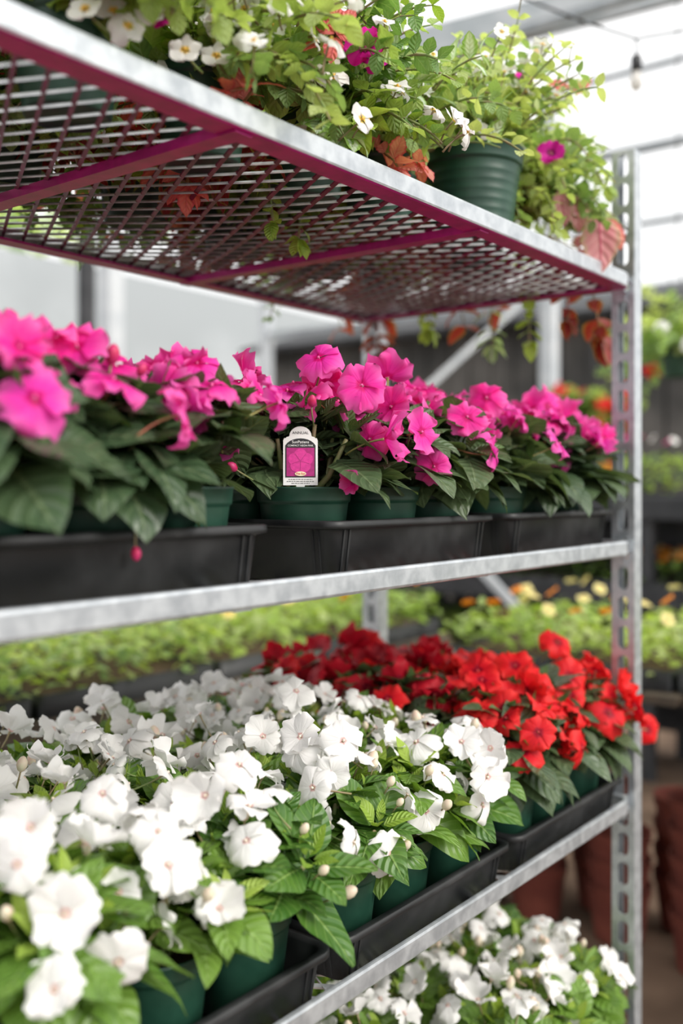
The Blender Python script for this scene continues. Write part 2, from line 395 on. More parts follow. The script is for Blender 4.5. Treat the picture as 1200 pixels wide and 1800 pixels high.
# ------------------------------------------------------------ trays
def rring(w,d,z,r,n=4):
    out=[]
    for cx,cy,a0 in((w/2-r,d/2-r,0),(-w/2+r,d/2-r,90),(-w/2+r,-d/2+r,180),(w/2-r,-d/2+r,270)):
        for k in range(n+1):
            a=math.radians(a0+90*k/n); out.append((cx+r*math.cos(a),cy+r*math.sin(a),z))
    return out
def tray_mesh(w,d,h=.062):
    mb=MB(); rings=[(w-.042,d-.042,0,.012),(w-.030,d-.030,.001,.016),(w-.018,d-.018,h-.012,.018),(w-.016,d-.016,h-.010,.018),
      (w-.008,d-.008,h-.009,.02),(w-.001,d-.001,h-.008,.02),(w,d,h-.006,.02),(w-.001,d-.001,h-.001,.02),(w-.004,d-.004,h,.02),(w-.018,d-.018,h,.018),(w-.022,d-.022,h-.003,.017),
      (w-.034,d-.034,.006,.014),(w-.042,d-.042,.003,.012)]
    P=[];nn=0
    for q in rings:
        r=rring(*q); nn=len(r); P+=r
    mb.grid(P,len(rings),nn,M_tray,sm=True,closev=True)
    m=mb.mid(M_tray); b=len(mb.v); mb.v+=rring(w-.042,d-.042,.003,.012); mb.face(list(range(b,b+nn)),m,sm=False)
    b=len(mb.v); mb.v+=rring(w-.042,d-.042,0,.012); mb.face(list(range(b,b+nn))[::-1],m,sm=False)
    for s in(-1,1):
        for t in (-.46,-.43,.43,.46):
            x=t*(w-.03); mb.bar((x,s*(d/2-.0165),.004),(x,s*(d/2-.009),h-.01),.003,.004,M_tray,up=Vector((0,1,0)))
        for t in (-.47,-.455,0,.455,.47):
            y=t*(d-.03); mb.bar((s*(w/2-.0165),y,.004),(s*(w/2-.009),y,h-.01),.003,.004,M_tray,up=Vector((1,0,0)))
    return mb.mesh('black_tray')
TR=tray_mesh(.36,.54,.070); TR3=tray_mesh(.378,.54,.055)

Z1,Z2,Z3,Z4=1.544,1.098,.668,.235
def top(z): return z-.005
def tray(x0,y0,z,lab,rz=0,me=None):
    return ob('plant_tray',me or TR,None,(x0+.18,y0+.27,top(z)),(0,0,rz),1,lab,'tray','black nursery trays')
labT='black plastic nursery tray holding potted impatiens'
sd=1000
for bi,x0 in enumerate((.385,.84,1.245)):
    tray(x0,.660,Z2,labT+' with pink flowers',[0.0,.0,-.01][bi])
    for i in range(3):
        for j in range(3):
            sd+=1
            x=x0+.062+.118*i; y=.668+.068+.125*j
            hero=(bi==1 and i<2 and j==0) or (bi==0 and i==2 and j==0)
            if bi==1 and i==0 and j==0: x,y=.899,.752
            impatiens(x,y,top(Z2)+.0032,'pink',sd,12 if j==0 else 10,1.0,'pink impatiens on the upper middle shelf',hero)
for bi,x0 in enumerate((.455,.845,1.235)):
    tray(x0,.643,Z3,labT+(' with red flowers' if bi==2 else ' with white flowers'),me=TR3)
    for i in range(3):
        for j in range(4):
            sd+=1
            if bi==0 and ((j==3 and i<2) or (j==2 and i==0)): continue
            x=x0+.062+.118*i; y=.650+.066+.131*j
            k='red' if bi==2 else 'white'
            ex=[(W(1138,1283,1.75),(-.6,-.7,.2))] if (bi==2 and i==2 and j==0) else ()
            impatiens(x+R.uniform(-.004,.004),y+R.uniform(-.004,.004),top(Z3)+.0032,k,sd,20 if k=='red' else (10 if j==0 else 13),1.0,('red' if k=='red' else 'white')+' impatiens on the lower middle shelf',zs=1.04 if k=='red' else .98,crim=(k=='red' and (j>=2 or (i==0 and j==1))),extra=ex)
for bi,x0 in enumerate((.845,1.235)):
    tray(x0,.643,Z4,labT+' with white flowers',me=TR3)
    for i in range(3):
        for j in range(3):
            sd+=1
            if bi==0 and i==0: continue
            impatiens(x0+.062+.118*i,.655+.066+.131*j,top(Z4)+.0032,'white',sd,12,1.0,'white impatiens on the lowest shelf',zs=1.0)
rgx=random.Random(77)
def bloom(px,py,D,kind,s=1.0,side=0.,up=.25,v=None):
    wp=W(px,py,D)
    e,k,rz=min((q for q in PLANTS if q[1]==kind and abs(q[0].location.z+.16-wp.z)<.22),key=lambda q:(q[0].location.x-wp.x)**2+(q[0].location.y-wp.y)**2)
    Rm=Matrix.Rotation(-rz,3,'Z')
    loc=Rm@(wp-e.location); right=Vector((SA,-CA,0))
    nr=Rm@(Vector((-CA,-SA,up))+right*side+Vector((rgx.uniform(-.3,.3),rgx.uniform(-.3,.3),rgx.uniform(-.1,.1))))
    FL={'pink':PINKF,'white':WHITEF,'red':REDF}[kind]
    ob('flower',FL[v] if v is not None else rgx.choice(FL),e,loc,nr.normalized().to_track_quat('Z','Y')@Quaternion((0,0,1),rgx.uniform(0,6.28)),s)
for a in ((603,1302,1.13,'white',1.05,.1,.5,0),(528,1295,1.15,'white',.98,-.5,.8,2),(362,1398,.95,'white',.95,-.4,.3,4),(748,1425,1.17,'white',1.05,.5,.3,0),
  (323,1545,.90,'white',.9,.0,.1,0),(382,1590,.92,'white',.95,1.2,.2,1),(115,1605,.775,'white',1.12,.1,.25,2),(208,1690,.79,'white',1.05,.3,-.1,1),
  (278,1462,.89,'white',.92,.2,.4,3),(55,1455,.80,'white',.95,-.2,.8,7),(30,1520,.78,'white',.95,-.3,.3,1),(862,1315,1.27,'white',.95,-.7,.2,4),(420,1345,1.0,'white',.98,.3,.9,1),
  (550,1385,1.06,'white',.95,-1.,.5,3),(520,1215,1.3,'white',1.05,0,1.,0),(180,1395,.93,'white',.95,-.2,1.2,5),
  (290,690,.93,'pink',1.1,-.1,.15,0),(30,690,.76,'pink',1.15,.2,.3,1),(135,610,.86,'pink',1.05,0,.7,5),(345,640,.98,'pink',1.05,.3,.6,1),(635,678,1.12,'pink',1.05,.3,.2,5),(560,630,1.16,'pink',1.05,-.3,.9,1),
  (762,820,1.21,'pink',.9,.3,-.1,1),(650,772,1.14,'pink',.85,-.3,.2,3),(622,848,1.11,'pink',.5,-.4,.0,4),(855,700,1.40,'pink',1.1,0,.4,3),(975,805,1.58,'pink',1.0,.2,.2,5),(962,715,1.6,'pink',1.1,.1,.5,1),(1030,765,1.6,'pink',.8,.8,.2,4),(1060,770,1.6,'pink',.7,.8,.3,4),
  (885,1250,1.43,'red',1.15,-.2,.4,1),(940,1210,1.48,'red',1.15,.1,.4,5),(990,1285,1.52,'red',1.2,.3,.2,0),(905,1170,1.55,'red',1.05,0,.8,2),(1000,1190,1.58,'red',1.15,.3,.4,1),(840,1180,1.5,'red',1.05,-.3,.8,2),(1075,1230,1.62,'red',.9,.6,.2,3),(980,1130,1.66,'red',1.,0,.8,3)):
    bloom(*a)

# ------------------------------------------------------------ trolley
FX0,FX1,FY0,FY1=.276,1.622,.636,1.205
tro=ob('plant_trolley',None,None,((FX0+FX1)/2,(FY0+FY1)/2,0),label='tall galvanised steel nursery trolley with mesh shelves and slotted posts',cat='trolley')
TC=Vector(((FX0+FX1)/2,(FY0+FY1)/2,0))
def shelf_rim(z,under):
    mb=MB(); w=FX1-FX0; d=FY1-FY0; fl=.030 if under else .016
    prof=[(.001,-.011),(0,-.009),(0,.009),(.001,.0118),(.0035,.0125),(.006,.0125),(.0070,.0110),(.0055,.009),(.004,.007),(.0025,-.008),(fl,-.009),(fl,-.0125),(.003,-.0125)]
    P=[];nn=0
    for o,zz in prof:
        r=rring(w-2*o,d-2*o,zz,max(.03-o,.004),6); nn=len(r); P+=r
    n=len(prof)
    b=len(mb.v); mb.v+=P
    for i in range(n):
        i2=(i+1)%n
        m=mb.mid(under if i>=9 and under else M_galv)
        for j in range(nn):
            j2=(j+1)%nn
            mb.face([b+i*nn+j,b+i*nn+j2,b+i2*nn+j2,b+i2*nn+j],m,sm=False)
    return mb.mesh('shelf_rim')
def clip(p,d,x0,x1,y0,y1):
    t0,t1=-1e9,1e9
    for c,dd,a,b in((p[0],d[0],x0,x1),(p[1],d[1],y0,y1)):
        if abs(dd)<1e-9: continue
        q0,q1=(a-c)/dd,(b-c)/dd
        if q0>q1:q0,q1=q1,q0
        t0=max(t0,q0);t1=min(t1,q1)
    return t0,t1
def shelf_mesh(ma,mb_,sag=.010):
    mb=MB(); w=FX1-FX0-.008; d=FY1-FY0-.008
    def zz(x,y): 
        return -.001-sag*max(0,math.cos(math.pi*y/d))*(.6+.4*math.cos(6*math.pi*x/w))
    for sgn,mat,hh in((1,ma,.0),(-1,mb_,.0012)):
        a=math.radians(90-30*sgn); dr=(math.cos(a),math.sin(a)); nr=(-dr[1],dr[0])
        k=-44
        while k<=44:
            p=(nr[0]*k*.0275,nr[1]*k*.0275); k+=1
            t0,t1=clip(p,dr,-w/2,w/2,-d/2,d/2)
            if t1-t0<.01: continue
            n=max(2,int((t1-t0)/.05)); pts=[]
            for i in range(n+1):
                t=t0+(t1-t0)*i/n; x=p[0]+dr[0]*t;y=p[1]+dr[1]*t
                pts.append(Vector((x,y,zz(x,y)+hh)))
            m=mb.mid(mat); b=len(mb.v); nx=Vector((nr[0],nr[1],0))*.0018; up=Vector((0,0,.0010))
            nx2=nx+Vector((0,0,.0012*sgn))
            for q in pts: mb.v+=[tuple(q-nx2-up),tuple(q+nx2-up),tuple(q+nx2+up),tuple(q-nx2+up)]
            for i in range(n):
                for c in range(4):
                    c2=(c+1)%4; mb.face([b+4*i+c,b+4*i+c2,b+4*i+4+c2,b+4*i+4+c],m,sm=False)
    return mb.mesh('mesh_panel')
def crossbar(under):
    mb=MB(); L=FY1-FY0-.012
    mb.box((-.011,-L/2,-.0145),(.011,L/2,-.0125),under)
    mb.box((-.011,-L/2,-.0125),(-.009,L/2,-.004 if under==M_magm else -.0105),under)
    mb.box((.009,-L/2,-.0125),(.011,L/2,-.004 if under==M_magm else -.0105),under)
    return mb.mesh('crossbar')
def hook():
    mb=MB(); mb.box((-.012,-.011,-.016),(.002,.011,.012),M_galv); mb.box((.0,-.008,-.030),(.0055,.008,.004),M_galv)
    return mb.mesh('shelf_hook')
HK=hook()
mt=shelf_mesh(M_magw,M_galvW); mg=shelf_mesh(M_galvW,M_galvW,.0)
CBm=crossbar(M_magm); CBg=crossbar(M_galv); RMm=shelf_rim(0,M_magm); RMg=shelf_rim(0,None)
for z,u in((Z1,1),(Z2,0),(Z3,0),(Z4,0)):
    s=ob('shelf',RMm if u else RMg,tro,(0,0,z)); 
    if u: s['label']='mesh shelf with magenta flower reflection coloured into underside'
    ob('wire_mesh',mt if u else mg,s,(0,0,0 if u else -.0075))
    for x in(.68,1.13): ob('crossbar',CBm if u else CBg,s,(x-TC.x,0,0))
    for sx,rz in((1,0),(-1,math.pi)):
        for sy in(-1,1): ob('shelf_hook',HK,s,(sx*(FX1-FX0)/2,sy*((FY1-FY0)/2-.022),0),(0,0,rz))
def post_mesh(z0,z1):
    mb=MB(); m=mb.mid(M_galv); W2=.036; sw=.0092; pitch=.05; sh=.0195; T=.002
    nz=int((z1-z0)/pitch)
    for side in(0,1):
        x=0 if side==0 else T
        for k in range(nz):
            zc=z0+pitch*(k+.5); outer=[];inner=[]; N=24
            for i in range(N):
                a=2*math.pi*i/N
                c,s=math.cos(a),math.sin(a)
                inner.append((x,sw*c,zc+(sh-sw)*(1 if s>1e-6 else -1 if s<-1e-6 else 0)+sw*s))
                mx=max(abs(c)/(W2/2),abs(s)/(pitch/2)); outer.append((x,c/mx,zc+s/mx))
            b=len(mb.v); mb.v+=outer+inner
            for i in range(N):
                j=(i+1)%N
                mb.face([b+i,b+j,b+N+j,b+N+i],m,sm=False)
            for cs in((W2/2,pitch/2),(-W2/2,pitch/2),(-W2/2,-pitch/2),(W2/2,-pitch/2)):
                ii=sorted(range(N),key=lambda i:(outer[i][1]-cs[0])**2+(outer[i][2]-zc-cs[1])**2)[:2]
                b2=len(mb.v); mb.v.append((x,cs[0],zc+cs[1])); mb.face([b+ii[0],b+ii[1],b2],m,sm=False)
            if side==0:
                b3=len(mb.v); mb.v+=inner+[(T,q[1],q[2]) for q in inner]
                for i in range(N):
                    j=(i+1)%N; mb.face([b3+i,b3+j,b3+N+j,b3+N+i],m)
    zt=z0+nz*pitch
    for s in(-1,1):
        y0=s*W2/2; y1=s*(W2/2+.002)
        mb.box((0,min(y0,y1),z0),(.032,max(y0,y1),zt),M_galv)
        yy=s*(W2/2-.007); mb.box((.030,min(y0,yy),z0),(.032,max(y0,yy),zt),M_galv)
    return mb.mesh('slotted_post')
PM=post_mesh(.17,1.77)
for sx,rz in((1,0),(-1,math.pi)):
    for sy in(-1,1):
        ob('post',PM,tro,(sx*((FX1-FX0)/2+.004),sy*((FY1-FY0)/2-.020),0),(0,0,rz))
mb=MB(); w=FX1-FX0+.07; d=FY1-FY0
for s in(-1,1):
    mb.box((-w/2,s*(d/2-.02)-.02,.13),(w/2,s*(d/2-.02)+.02,.17),M_galv); mb.box((s*(w/2-.02)-.02,-d/2+.04,.13),(s*(w/2-.02)+.02,d/2-.04,.17),M_galv)
ob('base_frame',mb.mesh('base_frame'),tro)
mb=MB()
P=[(0.0,-.016),(.04,-.016),(.058,-.014),(.06,-.008),(.06,.008),(.058,.014),(.04,.016),(0,.016)]
mb.lathe(P,M_rubber,24)
mb.v=[(x,z,y+.06) for x,y,z in mb.v]
mb.box((-.02,-.022,.06),(.02,-.018,.125),M_galv); mb.box((-.02,.018,.06),(.02,.022,.125),M_galv); mb.box((-.03,-.03,.122),(.03,.03,.13),M_galv)
CS=mb.mesh('castor')
for sx in(-1,1):
    for sy in(-1,1): ob('castor',CS,tro,(sx*(w/2-.05),sy*(d/2-.05),0))

# ------------------------------------------------------------ top shelf plants
FAT={M_leafC:1.7,M_leafR:2.2,M_leafW:1.9,M_leafL:1.45}
POTBOX=(752,905,262,380); POSTBOX=(1070,1200,0,470)
def addleaf(mb,p,d,o,l,lm,wr,rg,fat,dr=None,base=None):
    dd=(o+d*.5).normalized()
    big=fat>1.3; mk=mb.mark()
    leaf(mb,frame(p,dd,Vector((0,0,1))+o*.1+Vector((rg.uniform(-.5,.5),rg.uniform(-.5,.5),0))),l,l*(.62 if big else wr),lm,fold=.25,droop=dr if dr is not None else rg.uniform(.1,.9),nu=10 if big else 4,nv=5,wav=.05,serr=.14 if lm in FAT else 0,rg=rg)
    if base is not None:
        q=base+Vector(mb.v[-3])
        if intag(q,1.44,POTBOX) or (intag(q,2.5,POSTBOX) and rg.random()<.85): mb.undo(mk)
def trail(x,y,z,name,label,seed,nst,leafs,Lr,length,flowers,nfl,potm=None,soil=None,rimz=.1,el=(25,85),g=9,wr=.7,step=.018,ndown=.02,r0=.04,bias=None,fscale=1,shelf=True,cat='potted plant',group='flowering pots on the top shelf',extra=(),front=.7,foff=.03,fz=-1,xfl=(),xlf=()):
    rg=random.Random(seed); mb=MB(); anchors=[]; base=Vector((x,y,z)); bb=base if shelf else None
    for s in range(nst):
        az=s*2.4+rg.uniform(-.5,.5); e=math.radians(rg.uniform(*el))
        if bias and rg.random()<bias[1]: az=bias[0]+rg.gauss(0,.55)
        d=sph(az,e); p=Vector((math.cos(az)*r0*rg.random(),math.sin(az)*r0*rg.random(),rimz-.01))
        L=length*rg.uniform(.5,1.2); n=int(L/step); pts=[p.copy()]
        lm=rg.choices([q[0] for q in leafs],[q[1] for q in leafs])[0]
        fat=FAT.get(lm,1.)
        for i in range(n):
            d.z-=g*step*rg.uniform(.6,1.3)*(.3+i/n); d.x+=rg.uniform(-.15,.15); d.y+=rg.uniform(-.15,.15); d.normalize()
            p=p+d*step
            if shelf:
                wy=y+p.y; wx=x+p.x
                if wy>FY0-.02 and wx<1.66 and p.z<ndown and wy<FY1+.02: p.z=ndown+rg.uniform(0,.012); d.z=max(d.z,0.1); d.normalize()
                elif wy<=FY0-.02 and p.z<-.0: 
                    if rg.random()<.5: break
                if intag(base+p,1.42,POTBOX): break
            pts.append(p.copy())
            if fat>1.4 and i%2==1: continue
            a0=rg.uniform(0,3.14)
            for q in(0,1):
                o=d.orthogonal().normalized(); o.rotate(Matrix.Rotation(a0+q*math.pi,3,d))
                addleaf(mb,p,d,o,rg.uniform(*Lr)*fat*(.75+.45*(1-i/n)),lm,wr,rg,fat,base=bb)
            if i>n*.3: anchors.append(p.copy())
        mb.tube(pts,[.0016]*(len(pts)-1)+[.0008],M_stemR if lm in(M_leafC,M_leafR,M_leafW) else M_stem,4,False)
    for path,lm,l0 in extra:
        P=[Vector((0,0,rimz))]+[q-base for q in path]; pts=[]
        for a,b in zip(P[:-1],P[1:]):
            n=max(2,int((b-a).length/.016))
            for k in range(n): pts.append(a.lerp(b,k/n))
        pts.append(P[-1]); n=len(pts); start=len(pts)-max(4,int(sum((b-a).length for a,b in zip(P[1:-1],P[2:]))/.016)+2)
        mb.tube(pts,.0016,M_stemR if lm in(M_leafC,M_leafR,M_leafW) else M_stem,5,False)
        fat=FAT.get(lm,1.)
        for i in range(max(1,start),n):
            d=(pts[i]-pts[i-1]).normalized()
            if fat>1.3 and i%2 and i<n-2: continue
            a0=rg.uniform(0,3.14)
            for q in(0,1):
                o=d.orthogonal().normalized(); o.rotate(Matrix.Rotation(a0+q*math.pi,3,d))
                addleaf(mb,pts[i],d,o,l0*rg.uniform(.65,1.1),lm,wr,rg,max(fat,1.35),rg.uniform(.3,1.1))
        d=(pts[-1]-pts[-2]).normalized()
        for q in range(3):
            o=(d+Vector((rg.uniform(-.7,.7),rg.uniform(-.7,.7),rg.uniform(-.5,.3)))).normalized(); addleaf(mb,pts[-1],d,o,l0*rg.uniform(.7,1.1),lm,wr,rg,1.4,.4)
    for a,b,wd_,lm,tz in xlf:
        p=a-base; q=b-base; d=q-p
        leaf(mb,frame(p,d,Vector((-CA,-SA,.25+tz))),d.length,wd_,lm,fold=.22,droop=.25,nu=12,nv=7,wav=.06,serr=.10,rg=rg)
        r_=Vector((0,0,rimz)); mb.tube([r_,r_.lerp(p,.5)+Vector((0,0,.05)),p],.0016,M_stemR,5,False)
    e=ob(name,None,None,(x,y,z),None,1,label,cat,group)
    ob('pot',potm or POT,e); ob('soil',soil or SOIL,e); ob('foliage',mb.mesh('trailing_foliage'),e)
    anchors=[a for a in anchors if a.z>fz]
    fr=[a for a in anchors if a.y<-.03]
    for i in range(nfl):
        p=rg.choice(fr if (fr and rg.random()<front) else anchors); out=Vector((p.x,p.y,.10)).normalized()+Vector((rg.uniform(-.7,.7),rg.uniform(-.7,.7),rg.uniform(-.2,.7)))
        out.normalize()
        if shelf and (intag(base+p,1.45,POTBOX) or intag(base+p,2.5,POSTBOX)): continue
        ob('flower',rg.choice(flowers),e,p+out*foff,out.to_track_quat('Z','Y')@Quaternion((0,0,1),rg.uniform(0,6)),fscale*rg.uniform(.75,1.12))
    for wp,fm,s_ in xfl:
        nr=Vector((-CA,-SA,.25))+Vector((rg.uniform(-.3,.3),rg.uniform(-.3,.3),0)); ob('flower',fm,e,wp-base,nr.normalized().to_track_quat('Z','Y'),s_)
    return e
T=Z1+.0125
labB='white-flowered trailing bacopa in dark green pot'
FB=(-1.75,.6)
LS=(.022,.034)
LF=[(M_leafS,.75),(M_leafG,.25),(M_leafY,.1)]
BX=lambda L:[(W(a,b,c),BACF[i%4],1.05) for i,(a,b,c) in enumerate(L)]
trail(.60,.80,T,'potted_bacopa',labB,1,54,LF,LS,.20,BACF,75,bias=FB,el=(5,80),fz=.02,front=.85,xfl=BX([(150,15,.86),(225,45,.88),(262,18,.9),(200,20,.9),(325,88,.93)]))
trail(.78,.80,T,'potted_bacopa',labB+' beside magenta flowers',2,54,LF,LS,.20,BACF,75,bias=FB,el=(5,80),fz=.02,front=.85,xfl=[(W(285,32,.93),MAGF[0],.6)]+BX([(380,98,.97),(430,15,1.0),(385,45,1.0),(455,75,1.0),(478,45,1.02)]),
  extra=[([W(420,190,1.05),W(450,150,1.0),W(400,160,.98)],M_leafC,.036),([W(330,240,1.15),W(330,325,1.16)],M_leafC,.035)])
trail(.96,.80,T,'potted_bacopa',labB+' mixed with coral coleus',6,54,LF,LS,.19,BACF,50,bias=FB,el=(5,80),fz=.02,front=.85,xfl=BX([(550,125,1.08),(520,18,1.1),(498,95,1.08)]),
  xlf=[(W(592,62,1.05),W(625,15,1.05),.022,M_leafC,.2),(W(592,62,1.05),W(628,62,1.05),.020,M_leafC,.2),(W(590,66,1.05),W(580,112,1.04),.022,M_leafC,.1),(W(588,60,1.05),W(548,40,1.05),.018,M_leafC,.2),(W(592,58,1.05),W(590,8,1.06),.022,M_leafC,.2),(W(560,78,1.06),W(510,92,1.06),.014,M_leafC,.3)],
  extra=[([W(470,300,1.22),W(480,390,1.2)],M_leafY,.028),([W(530,330,1.3),W(525,420,1.28)],M_leafY,.03)])
trail(1.12,.80,T,'potted_lamium','silver-leaved lamium with red coleus in green pot',3,44,[(M_leafL,.5),(M_leafG,.3),(M_leafS,.4)],(.024,.032),.185,BACF,12,bias=FB,el=(5,75),xfl=[(W(643,85,1.10),MAGF[0],1.15),(W(660,98,1.12),MAGF[1],.8)],
  extra=[([W(640,160,1.3),W(690,110,1.18)],M_leafL,.052),([W(620,200,1.25),W(560,215,1.12)],M_leafL,.05),([W(620,200,1.25),W(610,240,1.14)],M_leafL,.05),([W(650,250,1.3),W(690,280,1.22),W(700,295,1.22)],M_leafC,.040),([W(700,250,1.3),W(735,285,1.26)],M_leafC,.034),([W(640,190,1.25),W(640,215,1.14)],M_leafY,.05)])
trail(1.286,.752,T,'potted_bacopa','pale green trailing plant with white flowers in ridged green pot',4,84,[(M_leafS,.7),(M_leafG,.3),(M_leafL,.1)],(.020,.030),.18,BACF,22,potm=BIGPOT,soil=BIGSOIL,rimz=.135,el=(40,88),g=5,fz=.10)
trail(1.50,.87,T,'potted_coleus','trailing coleus with orange and pink leaves in green pot',5,92,[(M_leafS,.7),(M_leafG,.3)],(.022,.032),.26,BACF,8,bias=(-1.4,.6),xfl=[(W(968,270,1.54),MAGF[0],1.0),(W(915,140,1.58),MAGF[1],.8)],
  xlf=[(W(1052,375,1.57),W(1056,482,1.57),.062,M_leafR,0),(W(1066,385,1.58),W(1092,440,1.58),.035,M_leafC,.3),(W(985,335,1.6),W(992,400,1.58),.036,M_leafR,.2),(W(1010,345,1.6),W(1018,410,1.58),.038,M_leafR,0),(W(1005,165,1.62),W(1040,140,1.62),.026,M_leafC,.3),(W(960,150,1.64),W(1000,155,1.62),.03,M_leafC,.2),(W(975,160,1.62),W(978,190,1.62),.022,M_leafC,.2)],
  extra=[([W(950,290,1.62),W(960,350,1.58)],M_leafS,.03),([W(980,300,1.62),W(1000,380,1.60)],M_leafG,.03),([W(930,250,1.62),W(935,340,1.58)],M_leafS,.03),
   ([W(960,300,1.68),W(1040,290,1.62),W(1065,330,1.6)],M_leafS,.03),([W(1000,240,1.68),W(1030,300,1.62),W(1030,350,1.6)],M_leafG,.03),
   ([W(1030,440,1.78),W(1050,560,1.78),W(1055,590,1.78)],M_leafW,.06),([W(930,440,1.75),W(930,600,1.76)],M_leafY,.035),([W(980,420,1.75),W(1000,560,1.75)],M_leafW,.045)])
for i,(x,y) in enumerate(((.50,1.04),(.70,1.06),(.90,1.05),(1.10,1.06),(1.31,1.06),(1.50,1.06))):
    ex=[]
    if i==5: ex=[([W(860,440,1.9),W(865,610,1.9)],M_leafL,.04)]
    if i==4: ex=[([W(660,470,2.0),W(665,620,2.0)],M_leafW,.06),([W(750,470,1.9),W(755,580,1.9)],M_leafY,.035)]
    trail(x,y,T,'potted_coleus' if i%2 else 'potted_bacopa','green pot of mixed trailing coleus and white bacopa',20+i,70,[(M_leafG,.6),(M_leafW,.3),(M_leafC,.08),(M_leafY,.14)],(.022,.034),.26,BACF,8,extra=ex,el=(-5,75),g=11)

# ------------------------------------------------------------ plant label
tg=W(528,853,1.127)
lab=ob('plant_label',None,None,tg,(math.radians(-3),0,A-math.pi/2+.06),(1.03,1,1.0),'white plastic plant label with arched top and pink flower picture','plant label')
def outline(pts,y,mat,name,parent=lab,th=.0004):
    mb=MB(); m=mb.mid(mat); n=len(pts)
    mb.v+=[(x,y,z) for x,z in pts]+[(x,y+th,z) for x,z in pts]
    mb.face(list(range(n)),m,sm=False); mb.face(list(range(n,2*n))[::-1],m,sm=False)
    for i in range(n):
        j=(i+1)%n; mb.face([j,i,n+i,n+j],m,sm=False)
    return ob(name,mb.mesh(name),parent)
w2=.0190
pts=[(-w2,0),(w2,0),(w2,.051),(w2-.001,.0535),(.0165,.0535),(.0150,.0550),(.0135,.0552)]
for k in range(0,13):
    a=math.radians(180*k/12); pts.append((.0122*math.cos(a),.0560+.0110*math.sin(a)))
pts+=[(-.0135,.0552),(-.0150,.0550),(-.0165,.0535),(-w2+.001,.0535),(-w2,.051)]
outline(pts,0,M_tagw,'label_card',th=.0008)
outline([(-.005,.001),(-.001,-.020),(.001,-.020),(.005,.001)],0.0002,M_tagw,'label_stake')
bp=[(-.0166,.0090),(.0166,.0090),(.0166,.0455)]
for k in range(0,11):
    a=math.radians(20+140*k/10); bp.append((.0174*math.cos(a),.0415+.0118*math.sin(a)))
bp+=[(-.0166,.0455)]
outline(bp,-.0005,M_tagk,'black_banner')
outline([(-.0153,.0102),(.0153,.0102),(.0153,.0425),(-.0153,.0425)],-.0009,M_tagp,'picture_panel')
mb=MB(); m=mb.mid(M_tagf)
for k in range(5):
    a=math.radians(90+72*k); cx,cz=.0070*math.cos(a),.0275+.0070*math.sin(a)
    b=len(mb.v); N=14
    for i in range(N):
        t=2*math.pi*i/N; mb.v.append((cx+.0072*math.cos(t),-.0011-.00006*k,cz+.0070*math.sin(t)))
    mb.face(list(range(b,b+N)),m,sm=False)
ob('printed_flower',mb.mesh('printed_flower'),lab)
mb=MB()
for k in range(5):
    a=math.radians(54+72*k)
    mb.bar((0,-.0015,.0275),(.010*math.cos(a),-.0015,.0275+.010*math.sin(a)),.0004,.0001,M_tagp,up=Vector((0,1,0)))
ob('printed_petal_line',mb.mesh('printed_petal_line'),lab)
ov=[(.0062*math.cos(2*math.pi*k/20),.0130+.0026*math.sin(2*math.pi*k/20)) for k in range(20)]
outline(ov,-.0017,M_tagy,'oval_badge')
def text(s,x,z,size,mat,y=-.0013,name='printed_text',bold=0.0):
    cu=bpy.data.curves.new('t','FONT'); cu.body=s; cu.size=size; cu.align_x='CENTER'; cu.align_y='CENTER'; cu.offset=bold
    o=bpy.data.objects.new('t',cu); COL.objects.link(o)
    bpy.context.view_layer.update()
    me=bpy.data.meshes.new_from_object(o.evaluated_get(bpy.context.evaluated_depsgraph_get()))
    bpy.data.objects.remove(o); me.materials.clear(); me.materials.append(mat)
    ob(name,me,lab,(x,y,z),(math.pi/2,0,0))
text('ANNUAL',0,.0595,.0044,M_tagk,-.0004)
text('SunPatiens',0,.0490,.0044,M_tagw,-.0009,bold=.00002)
text('COMPACT NEON PINK',0,.0450,.0027,M_tagw,-.0009,bold=.00002)
text('The Sun',0,.0130,.0032,M_tagr,-.0019,bold=.00004)
mb=MB()
for z,l in((.0066,.013),(.0044,.015),(.0022,.010)):
    x=-l
    while x<l:
        q=R.uniform(.0012,.0035); mb.box((x,-.0004,z-.0003),(min(x+q,l),-.0002,z+.0003),M_dark); x+=q+.0008
ob('fine_print',mb.mesh('fine_print'),lab)
ob('fallen_flower_bud',BUDR,None,W(238,962,.848),(math.radians(175),0,.3),.7,'small fallen pink bud hanging against the black tray','flower bud')

# ------------------------------------------------------------ setting
mb=MB(); n=40
P=[];
for i in range(n+1):
    for j in range(n+1):
        x=-8+28*i/n; y=-8+28*j/n; P.append((x,y,0))
mb.grid(P,n+1,n+1,M_ground); ob('floor',mb.mesh('floor'),kind='structure')

